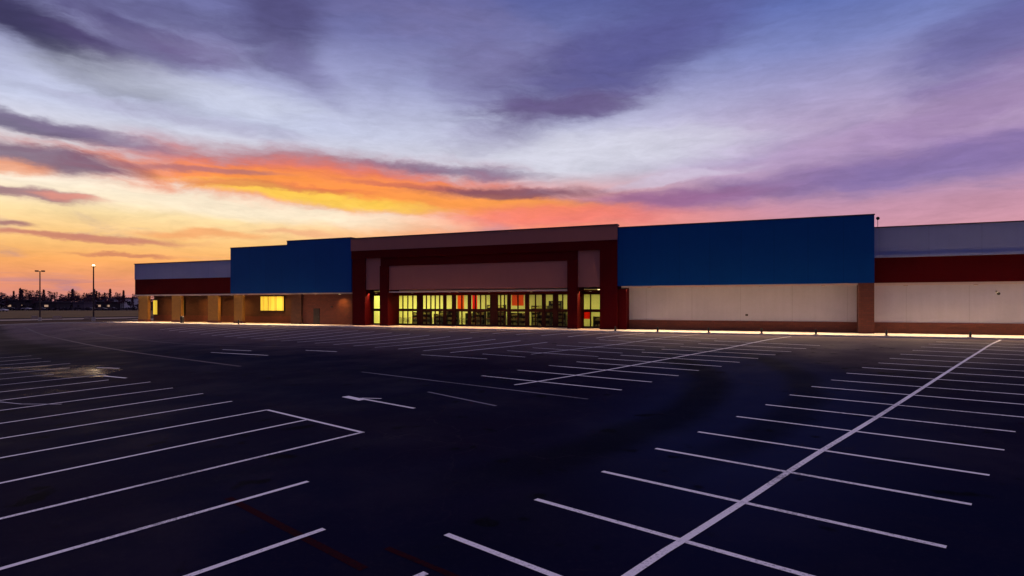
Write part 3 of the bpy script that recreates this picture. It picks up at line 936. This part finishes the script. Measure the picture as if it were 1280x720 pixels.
# pale concrete blocks on the verge
for (x, y, w_, lb) in ((-113, 143, 1.5, 'pale concrete block on the path, leftmost'), (-103.5, 137.5, 2.2, 'long pale concrete block right of the twin-headed lamp pole'), (-92, 131, 1.4, 'pale concrete block midway between the two lamp poles')):
    mb = MB(); mb.hexa([(-w_/2, -.4, 0), (w_/2, -.4, 0), (w_/2, .4, 0), (-w_/2, .4, 0), (-w_/2 + .1, -.2, .75), (w_/2 - .1, -.2, .75), (w_/2 - .1, .2, .75), (-w_/2 + .1, .2, .75)])
    o = mb.build('concrete_block', M['pathm'], bevel=.03); o.location = (x, y, gz(x, y, .2)); o.rotation_euler.z = R(-15)
    tag(o, label=lb, cat='block', group='concrete blocks on the verge')

# ------------------------------------------------------------------ far buildings, cars and trees
def far_building(x, y, w_, d, h, wallm, label, rz=0, win=3, roof='farroof', lit=()):
    e = empty('warehouse', (x, y, gz(x, y, .1)), rz, label=label, cat='building')
    mb = MB(); mb.box(-w_/2, w_/2, 0, d, 0, h); mb.build('wall', M[wallm], e)
    mb = MB(); mb.box(-w_/2 - .5, w_/2 + .5, -.5, d + .5, h + .01, h + .5); mb.build('roof', M[roof], e)
    for i in range(win):
        mb = MB(); cx = -w_/2 + w_ * (i + .5) / win
        mb.box(cx - w_ * .09, cx + w_ * .09, -.12, -.02, 1.4, min(h - .8, 2.7)); mb.build('window', M['far_window' if i in lit else 'frame'], e)
    return e
def px2(px, y): return (px - 640) / FOC * y
far_building(px2(19, 430), 430, 12, 16, 6, 'far', 'low dark building at the far left below the trees', lit=(0, 2))
far_building(px2(98, 380), 380, 7, 8, 4.2, 'farroof', 'small grey shed beyond the field, left of the lit lamp pole', win=1)
far_building(px2(148.5, 420), 420, 6.8, 10, 6.8, 'farwhite', 'small bright white building beyond the trees nearest the store', win=1)
far_building(px2(158.5, 450), 450, 3.2, 8, 7.6, 'farwhite', 'narrow pale hut right of the bright white building', win=1)
far_building(px2(166, 440), 440, 5, 9, 7.4, 'farwhite', 'pale hut touching the left edge of the store', win=1)
far_building(px2(130, 410), 410, 9, 12, 4.6, 'far', 'low dark building between the lit lamp pole and the white building', lit=(0, 2))
far_building(px2(58, 400), 400, 14, 12, 4.4, 'far', 'wide dark low building behind the twin-headed lamp pole', lit=(1,))

def car(x, y, rz, body):
    e = empty('parked_car', (x, y, gz(x, y, .17)), rz)
    mb = MB()
    prof = [(-2.2, .35), (-2.25, .75), (-1.9, .95), (-1.3, 1.0), (1.0, .98), (2.05, .82), (2.2, .6), (2.15, .35)]
    L = [mb.b.verts.new((a, -.88, z)) for a, z in prof]; Rr = [mb.b.verts.new((a, .88, z)) for a, z in prof]
    for i in range(len(prof)):
        j = (i + 1) % len(prof); mb.b.faces.new((L[i], L[j], Rr[j], Rr[i]))
    mb.b.faces.new(L); mb.b.faces.new(Rr[::-1])
    mb.build('body', body, e, bevel=.05)
    mb = MB(); mb.hexa([(-1.7, -.8, 1.0), (1.0, -.8, .985), (1.0, .8, .985), (-1.7, .8, 1.0), (-1.1, -.62, 1.45), (.25, -.62, 1.45), (.25, .62, 1.45), (-1.1, .62, 1.45)])
    mb.build('windows', M['frame'], e)
    for sx in (-1.35, 1.35):
        for sy in (-.8, .8):
            mb = MB(); mb.tube((sx, sy - .1, .32), (sx, sy + .1, .32), .32, .32, 14); mb.build('wheel', M['bollard'], e)
    return e
carw = paint('white_car_paint', (.62, .58, .58), .35, .05, 1, 0)
card = paint('dark_car_paint', (.10, .05, .06), .35, .05, 1, 0)
for (px, y, rz, mt, lb) in ((2, 240, 0, carw, 'pale parked car at the left edge of the picture beyond the dry grass'), (14, 330, .3, carw, 'pale parked car at the far left below the low dark building'), (33, 320, .1, carw, 'pale parked car left of the twin-headed lamp pole'),
                            (52, 300, 0, card, 'dark parked car right behind the twin-headed lamp pole'), (80, 330, .2, card, 'dark parked car midway between the two lamp poles'), (112, 335, 0, card, 'dark parked car left of the lit lamp pole'), (128, 310, .1, card, 'dark parked car right of the lit lamp pole'), (141, 330, 0, card, 'dark parked car nearest the store')):
    tag(car(px2(px, y), y, rz, mt), label=lb, cat='car', group='cars parked beyond the field')

def conifer(seed, H, wid, bare):
    rn = random.Random(seed)
    e = empty('pine_tree', (0, 0, 0))
    mb = MB(); mb.tube((0, 0, 0), (rn.uniform(-.3, .3), 0, H * .96), .32, .06, 7)
    mb.build('trunk', M['bark'], e)
    mb = MB()
    n = 30 if H > 10 else 22
    for i in range(n):
        t = bare + (1 - bare) * (i / n)
        z = H * t
        rad = wid * (1 - (t - bare) / (1 - bare)) ** .75 * rn.uniform(.55, 1.15) + .25
        for k in range(7):
            a = rn.uniform(0, 6.28); r = rad * rn.uniform(.35, 1.0)
            c = Vector((r * math.cos(a), r * math.sin(a), z - r * .25 + rn.uniform(-.3, .3)))
            for q in range(4):
                d = Vector((rn.uniform(-1, 1), rn.uniform(-1, 1), rn.uniform(-.6, .6))).normalized()
                s_ = Vector((rn.uniform(-1, 1), rn.uniform(-1, 1), rn.uniform(-1, 1))).normalized()
                sz = rn.uniform(.35, .75)
                p = c + Vector((rn.uniform(-.4, .4), rn.uniform(-.4, .4), rn.uniform(-.4, .4)))
                mb.poly([p - d * sz, p + s_ * sz * .5, p + d * sz, p - s_ * sz * .4])
    mb.build('crown', M['needles'], e)
    return e
def broad(seed, H):
    rn = random.Random(seed)
    e = empty('round_tree', (0, 0, 0))
    mb = MB(); mb.tube((0, 0, 0), (0, 0, H * .7), .3, .12, 7)
    for k in range(5):
        a = k * 1.26; mb.tube((0, 0, H * (.4 + .05 * k)), (math.cos(a) * H * .2, math.sin(a) * H * .2, H * (.66 + .05 * k)), .11, .03, 5)
    mb.build('trunk', M['bark'], e)
    mb = MB()
    cl = [(Vector((rn.uniform(-1, 1) * H * .22, rn.uniform(-1, 1) * H * .22, H * rn.uniform(.55, .9))), H * rn.uniform(.09, .17)) for _ in range(9)]
    for c, r in cl:
        for q in range(60):
            d = Vector((rn.gauss(0, 1), rn.gauss(0, 1), rn.gauss(0, .8))).normalized() * r * rn.uniform(.5, 1.1)
            a = Vector((rn.uniform(-1, 1), rn.uniform(-1, 1), rn.uniform(-1, 1))).normalized() * rn.uniform(.3, .6)
            b = Vector((rn.uniform(-1, 1), rn.uniform(-1, 1), rn.uniform(-1, 1))).normalized() * rn.uniform(.2, .45)
            p = c + d
            mb.poly([p - a, p + b, p + a, p - b])
    mb.build('crown', M['needles'], e)
    return e
protos = [conifer(1, 17, 1.9, .15), conifer(2, 14, 2.3, .3), conifer(3, 19, 1.7, .45), conifer(4, 12, 2.0, .1), broad(5, 15), broad(6, 12), broad(9, 17)]
used = [False] * len(protos)
rnd = random.Random(21)
kinds = ['slender dark pine', 'mid-height ragged pine', 'tall pine with a bare lower trunk', 'short bushy pine', 'tall round-headed tree', 'small round-headed tree', 'tallest round-headed tree']
spots = []
px = -60.0
while px < 172:
    spots.append((px, rnd.uniform(400, 520)))
    px += rnd.uniform(2.0, 3.8)
for (px, y) in spots:
    i = rnd.choice((0, 1, 2, 2, 3, 4, 4, 5, 6, 6))
    if not used[i]: t = protos[i]; used[i] = True
    else: t = copy_tree(protos[i])
    x = px2(px, y)
    t.location = (x, y, gz(x, y, .1)); t.rotation_euler.z = rnd.uniform(0, 6.28)
    k = rnd.uniform(.5, .88)
    t.scale = (k * rnd.uniform(.8, 1.2), k * .9, k)
    tag(t, label='%s silhouetted against the orange sky beyond the field' % kinds[i], cat='tree', group=kinds[i] + 's beyond the field')
for u_, p in zip(used, protos):
    if not u_:
        x = px2(rnd.uniform(20, 150), 470); p.location = (x, 470, gz(x, 470, .1)); i = protos.index(p)
        tag(p, label='%s silhouetted against the orange sky beyond the field' % kinds[i], cat='tree', group=kinds[i] + 's beyond the field')
# the wood reads as one dark mass under the single crowns
rn = random.Random(5)
mb = MB()
for _ in range(15000):
    x = rn.uniform(-640, -60); y = rn.uniform(420, 560)
    top = 6.3 + 2.0 * math.sin(x * .08) + 1.4 * math.sin(x * .23 + y * .05) + 1.2 * math.sin(x * .55)
    z = rn.uniform(.2, 1) ** .7 * top
    sz = rn.uniform(.6, 1.5)
    a = Vector((rn.uniform(-1, 1), rn.uniform(-1, 1), rn.uniform(-1, 1))).normalized() * sz
    b = Vector((rn.uniform(-1, 1), rn.uniform(-1, 1), rn.uniform(-1, 1))).normalized() * sz * .8
    p = Vector((x, y, z))
    mb.poly([p - a, p - b, p + a, p + b])
o = mb.build('distant_wood', M['scrub']); tag(o, label='dark band of scrub and undergrowth below the far trees', cat='wood', kind='stuff')
mb = MB()
for _ in range(5000):
    x = rn.uniform(-440, -50); y = 288 + rn.uniform(-1, 1)
    z = rn.uniform(0, 1.0) + .3 * math.sin(x * .2)
    a = Vector((rn.uniform(-1, 1), rn.uniform(-1, 1), rn.uniform(-1, 1))).normalized() * .5
    b = Vector((rn.uniform(-1, 1), rn.uniform(-1, 1), rn.uniform(-1, 1))).normalized() * .45
    p = Vector((x, y, gz(x, y) + z)); mb.poly([p - a, p - b, p + a, p + b])
o = mb.build('hedge', M['scrub']); tag(o, label='low dark hedge along the far side of the dry grass field', cat='hedge')

# ------------------------------------------------------------------ sky
world = bpy.data.worlds.new('World'); scene.world = world; world.use_nodes = True
nt = world.node_tree; Sk.nt = nt
bg = nt.nodes['Background']
tc = nt.nodes.new('ShaderNodeTexCoord')
sep = nt.nodes.new('ShaderNodeSeparateXYZ'); nt.links.new(tc.outputs['Generated'], sep.inputs[0])
dx, dy, dz = (Sk(sep.outputs[i]) for i in range(3))
DEG = 57.29578
az = Sk.m('ARCTAN2', dx, dy) * DEG                 # 0 = straight ahead, positive right
el = Sk.m('ARCSINE', dz) * DEG
# cloud sheets lie flat: streaky in azimuth, stretched noise
hn = Sk.m('SQRT', dx * dx + dy * dy)
px_ = dx / (dz + .10); py_ = dy / (dz + .10)       # position on a cloud deck
W1 = noise(vec(az * .030, el * .10, 1.3), 1.0, 4, .55, .4)
W2 = noise(vec(az * .030, el * .10, 7.7), 1.0, 4, .55, .4)
W3 = noise(vec(az * .16, el * .42, 3.3), 1.0, 5, .6)
azw = az + (W1 - .5) * 5.0
elw = el + (W2 - .5) * 1.4 + (W3 - .5) * 2.0
F1 = noise(vec(azw * .075, elw * .30, 2.0), 1.0, 6, .6, .5)       # streaky
F2 = noise(vec(azw * .16 + elw * .12, elw * .62, 5.0), 1.0, 6, .62, .4)
F3 = noise(vec(px_ * .9, py_ * .9, 3.0), 1.0, 6, .58, .6)          # cloud deck

def at(px, py):
    a = math.atan((px - 640) / FOC)
    return math.degrees(a), math.degrees(math.atan(-(py - 381) / FOC * math.cos(a)))
def blob(px, py, wx, wy, slope=0.0, soft=1.0, ragged=1.0, F=None):
    """soft lens of cloud; px/py/wx/wy are in units of 1/13.2 degree, slope rises to the right"""
    a0, e0 = at(px, py)
    sa, se = wx / 13.2, wy / 13.2
    a = azw - a0; e = elw - e0 - a * slope
    r2 = Sk.m('POWER', a / sa, 2.0) + Sk.m('POWER', e / se, 2.0)
    g = Sk.m('EXPONENT', r2 * -1.0)
    n = F if F is not None else F2
    return sstep(g + (n - .5) * (1.05 * ragged), .5 - .44 * soft, .5 + .42 * soft) * sstep(g, .04, .42)

def gradstops(tbl, lo, hi):
    out = []
    for py, c in tbl:
        e = math.degrees(math.atan(-(py - 381) / FOC)) if py is not None else 90
        out.append(((e - lo) / (hi - lo), srgb(*c)))
    return sorted(out)
t = (el + 4.0) / 49.0
left = ramp(t, gradstops([(420, (90, 60, 80)), (378, (215, 130, 120)), (358, (236, 140, 95)), (335, (250, 165, 72)), (312, (254, 196, 110)), (285, (254, 222, 160)), (258, (252, 236, 212)), (225, (232, 226, 228)), (175, (192, 198, 226)), (110, (155, 158, 202)), (50, (112, 114, 170)), (0, (86, 88, 148)), (-330, (72, 74, 126))], -4, 45))
midc = ramp(t, gradstops([(420, (80, 50, 80)), (300, (255, 135, 90)), (272, (250, 130, 95)), (245, (225, 160, 160)), (215, (205, 205, 220)), (170, (198, 200, 226)), (110, (150, 155, 202)), (50, (106, 112, 172)), (0, (84, 92, 158)), (-330, (72, 74, 126))], -4, 45))
right = ramp(t, gradstops([(420, (90, 60, 90)), (300, (208, 144, 162)), (275, (198, 142, 168)), (250, (178, 142, 180)), (215, (172, 140, 190)), (180, (186, 164, 202)), (140, (160, 152, 198)), (90, (118, 128, 190)), (40, (88, 106, 178)), (0, (76, 92, 164)), (-330, (72, 74, 126))], -4, 45))
sky = mix(sstep(az, -26, 4), left, midc)
sky = mix(sstep(az, 3, 30), sky, right)
# the east behind the viewer is plain dusk blue
abz = Sk.m('ABSOLUTE', az + 15)
east = ramp(t, [(0, srgb(44, 38, 66)), (.1, srgb(66, 58, 96)), (.35, srgb(62, 60, 104)), (.6, srgb(60, 60, 108)), (1, srgb(70, 72, 124))])
back = sstep(abz, 62, 120)

def layer(c, m, col, amt=1.0):
    return mix(m * amt, c, srgb(*col) if isinstance(col, tuple) and max(col) > 1 else col)

# broad veils
sky = layer(sky, sstep(F3, .50, .72), (126, 116, 164), .45)
# high dark clouds, upper left
sky = layer(sky, blob(55, 46, 125, 32, -.36, .8, .9), (50, 44, 86), .95)
sky = layer(sky, blob(170, 62, 80, 32, -.18, 1.1, 1.1), (84, 72, 122), .75)
sky = layer(sky, blob(260, 64, 60, 20, 0, 1.2, 1.2), (108, 92, 142), .6)
sky = layer(sky, blob(150, 10, 160, 16, 0, 1.2, 1.0), (78, 72, 124), .6)
sky = layer(sky, blob(350, 25, 55, 50, 0, 1.2, .8), (74, 68, 118), .8)
sky = layer(sky, blob(385, 92, 50, 22, -.5, 1.2, 1.2), (110, 104, 156), .55)
# big purple cloud, upper middle
sky = layer(sky, blob(740, 95, 150, 52, .25, 1.1, .8), (86, 78, 136), .85)
sky = layer(sky, blob(830, 40, 140, 50, .30, 1.2, .8), (82, 84, 150), .7)
sky = layer(sky, blob(700, 135, 110, 16, .06, 1.0, 1.2), (98, 80, 132), .75)
sky = layer(sky, blob(600, 95, 60, 40, 0, 1.3, 1.2), (108, 100, 152), .6)
sky = layer(sky, blob(1240, 40, 90, 40, .3, 1.2, .8), (84, 78, 146), .7)
# bright clear bands
sky = layer(sky, blob(240, 120, 150, 22, -.04, 1.3, .9), (208, 214, 234), .6)
sky = layer(sky, blob(760, 190, 190, 26, .03, 1.2, .7), (214, 214, 230), .75)
sky = layer(sky, blob(330, 262, 210, 16, -.03, 1.1, .5), (255, 238, 208), .8)
# pink streaks on the right
sky = layer(sky, blob(1130, 168, 230, 20, .16, 1.2, .9), (190, 160, 196), .5)
sky = layer(sky, blob(1250, 110, 120, 30, .25, 1.2, .9), (134, 104, 160), .6)
sky = layer(sky, blob(1010, 226, 330, 19, .085, 1.2, 1.0), (130, 102, 158), .72)
sky = layer(sky, blob(1210, 200, 160, 22, .13, 1.2, .9), (124, 106, 170), .6)
sky = layer(sky, blob(800, 250, 160, 12, .03, 1.1, .9), (150, 92, 140), .7)
sky = layer(sky, blob(850, 222, 90, 5, .10, 1.1, 1.2), (206, 196, 220), .6)
# the burning band, left of centre
pt = blob(370, 209, 240, 22, .006, 1.1, .9)
sky = layer(sky, pt, (170, 98, 118), .85)
sky = layer(sky, blob(410, 231, 270, 27, -.012, 1.0, 1.1), (236, 104, 66), .95)
sky = layer(sky, blob(440, 239, 240, 19, -.030, 1.0, 1.15, F2), (255, 140, 10), .97)
sky = layer(sky, blob(620, 256, 170, 12, -.03, .9, .7, F1), (255, 148, 22), .9)
sky = layer(sky, blob(400, 249, 160, 8, -.06, .9, .7), (255, 206, 40), .85)
sky = layer(sky, blob(330, 236, 120, 4, .0, 1.0, 1.2), (214, 88, 60), .6)
sky = layer(sky, blob(520, 234, 110, 4, -.03, 1.0, 1.2), (190, 84, 80), .6)
sky = layer(sky, blob(250, 214, 90, 4, .0, 1.0, 1.2), (150, 96, 124), .6)
sky = layer(sky, blob(620, 172, 60, 20, .1, 1.3, 1.3), (126, 116, 160), .45)
sky = layer(sky, blob(230, 150, 130, 8, -.05, 1.3, 1.3), (170, 164, 196), .5)
sky = layer(sky, blob(700, 268, 150, 12, 0, 1.1, .8), (248, 112, 84), .8)
sky = layer(sky, blob(640, 240, 120, 9, .0, .9, 1.0), (112, 70, 98), .8)
sky = layer(sky, blob(570, 212, 120, 8, -.05, 1.0, 1.1), (120, 96, 134), .7)
# purple streaks low on the left
sky = layer(sky, blob(40, 156, 85, 10, -.13, .8, 1.0), (92, 76, 118), .85)
sky = layer(sky, blob(130, 172, 80, 7, -.12, 1.0, 1.1), (128, 110, 146), .7)
sky = layer(sky, blob(60, 200, 90, 13, -.04, .7, .8), (112, 84, 118), .85)
sky = layer(sky, blob(15, 210, 32, 7, 0, 1.0, .8), (240, 150, 100), .8)
sky = layer(sky, blob(35, 244, 65, 7, -.03, .7, .7), (150, 100, 120), .85)
sky = layer(sky, blob(85, 249, 35, 4, -.03, 1.0, .8), (228, 140, 120), .8)
sky = layer(sky, blob(5, 278, 25, 4, -.03, .8, .7), (160, 100, 110), .8)
sky = layer(sky, blob(90, 297, 120, 5, -.02, .8, .7), (200, 116, 98), .85)
sky = layer(sky, blob(250, 296, 75, 6, .0, .9, .9), (246, 160, 88), .8)
sky = layer(sky, blob(150, 320, 45, 2.6, -.02, .9, .7), (206, 122, 82), .85)
sky = layer(sky, blob(370, 293, 50, 4, 0, 1.0, .9), (244, 170, 120), .7)

sky = mix(back, sky, east)
sky = layer(sky, back * sstep(F3, .45, .7), (92, 80, 132), .35)
F4 = noise(vec(az * .55 + F1 * 1.5, el * 2.3, 9.0), 1.0, 6, .68, .3)
F5 = noise(vec(azw * .16, elw * .8, 4.0), 1.0, 5, .6, .8)
sc_ = nt.nodes.new('ShaderNodeVectorMath'); sc_.operation = 'SCALE'
nt.links.new(sky, sc_.inputs[0]); nt.links.new((1.0 + (F4 - .5) * .24 + (F5 - .5) * .42).v, sc_.inputs['Scale'])
sky = sc_.outputs[0]
hs = nt.nodes.new('ShaderNodeHueSaturation'); hs.inputs['Saturation'].default_value = .93
nt.links.new(sky, hs.inputs['Color']); sky = hs.outputs[0]
# pale clear dusk overhead
sky = mix(sstep(el, 42, 68), sky, srgb(205, 192, 226))
# below the horizon
sky = mix(sstep(el, -.5, -3.0), sky, (.02, .015, .03))
nt.links.new(sky if not isinstance(sky, Sk) else sky.v, bg.inputs['Color'])
bg.inputs['Strength'].default_value = 1.0
world.cycles.sampling_method = 'MANUAL'; world.cycles.sample_map_resolution = 512

# the last of the sun, already behind the far trees
sl = bpy.data.lights.new('sun', 'SUN'); sl.energy = .06; sl.angle = R(10); sl.color = (1, .55, .3)
so = bpy.data.objects.new('sun', sl); COL.objects.link(so)
so.rotation_euler = (R(87), 0, R(180 + 30))

# ------------------------------------------------------------------ camera
cd = bpy.data.cameras.new('camera'); cam = bpy.data.objects.new('camera', cd); COL.objects.link(cam)
cam.location = (0, 0, CAM_Z); cam.rotation_euler = (R(90), 0, 0)
cd.sensor_width = 36; cd.lens = FOC / PX * 36
cd.shift_y = 21.0 / PX
cd.clip_start = .1; cd.clip_end = 9000
scene.camera = cam
scene.render.engine = 'CYCLES'
scene.render.resolution_x = 1024; scene.render.resolution_y = 576
vs = scene.view_settings
vs.view_transform = 'Standard'; vs.look = 'None'; vs.exposure = 0; vs.gamma = 1; vs.use_curve_mapping = False
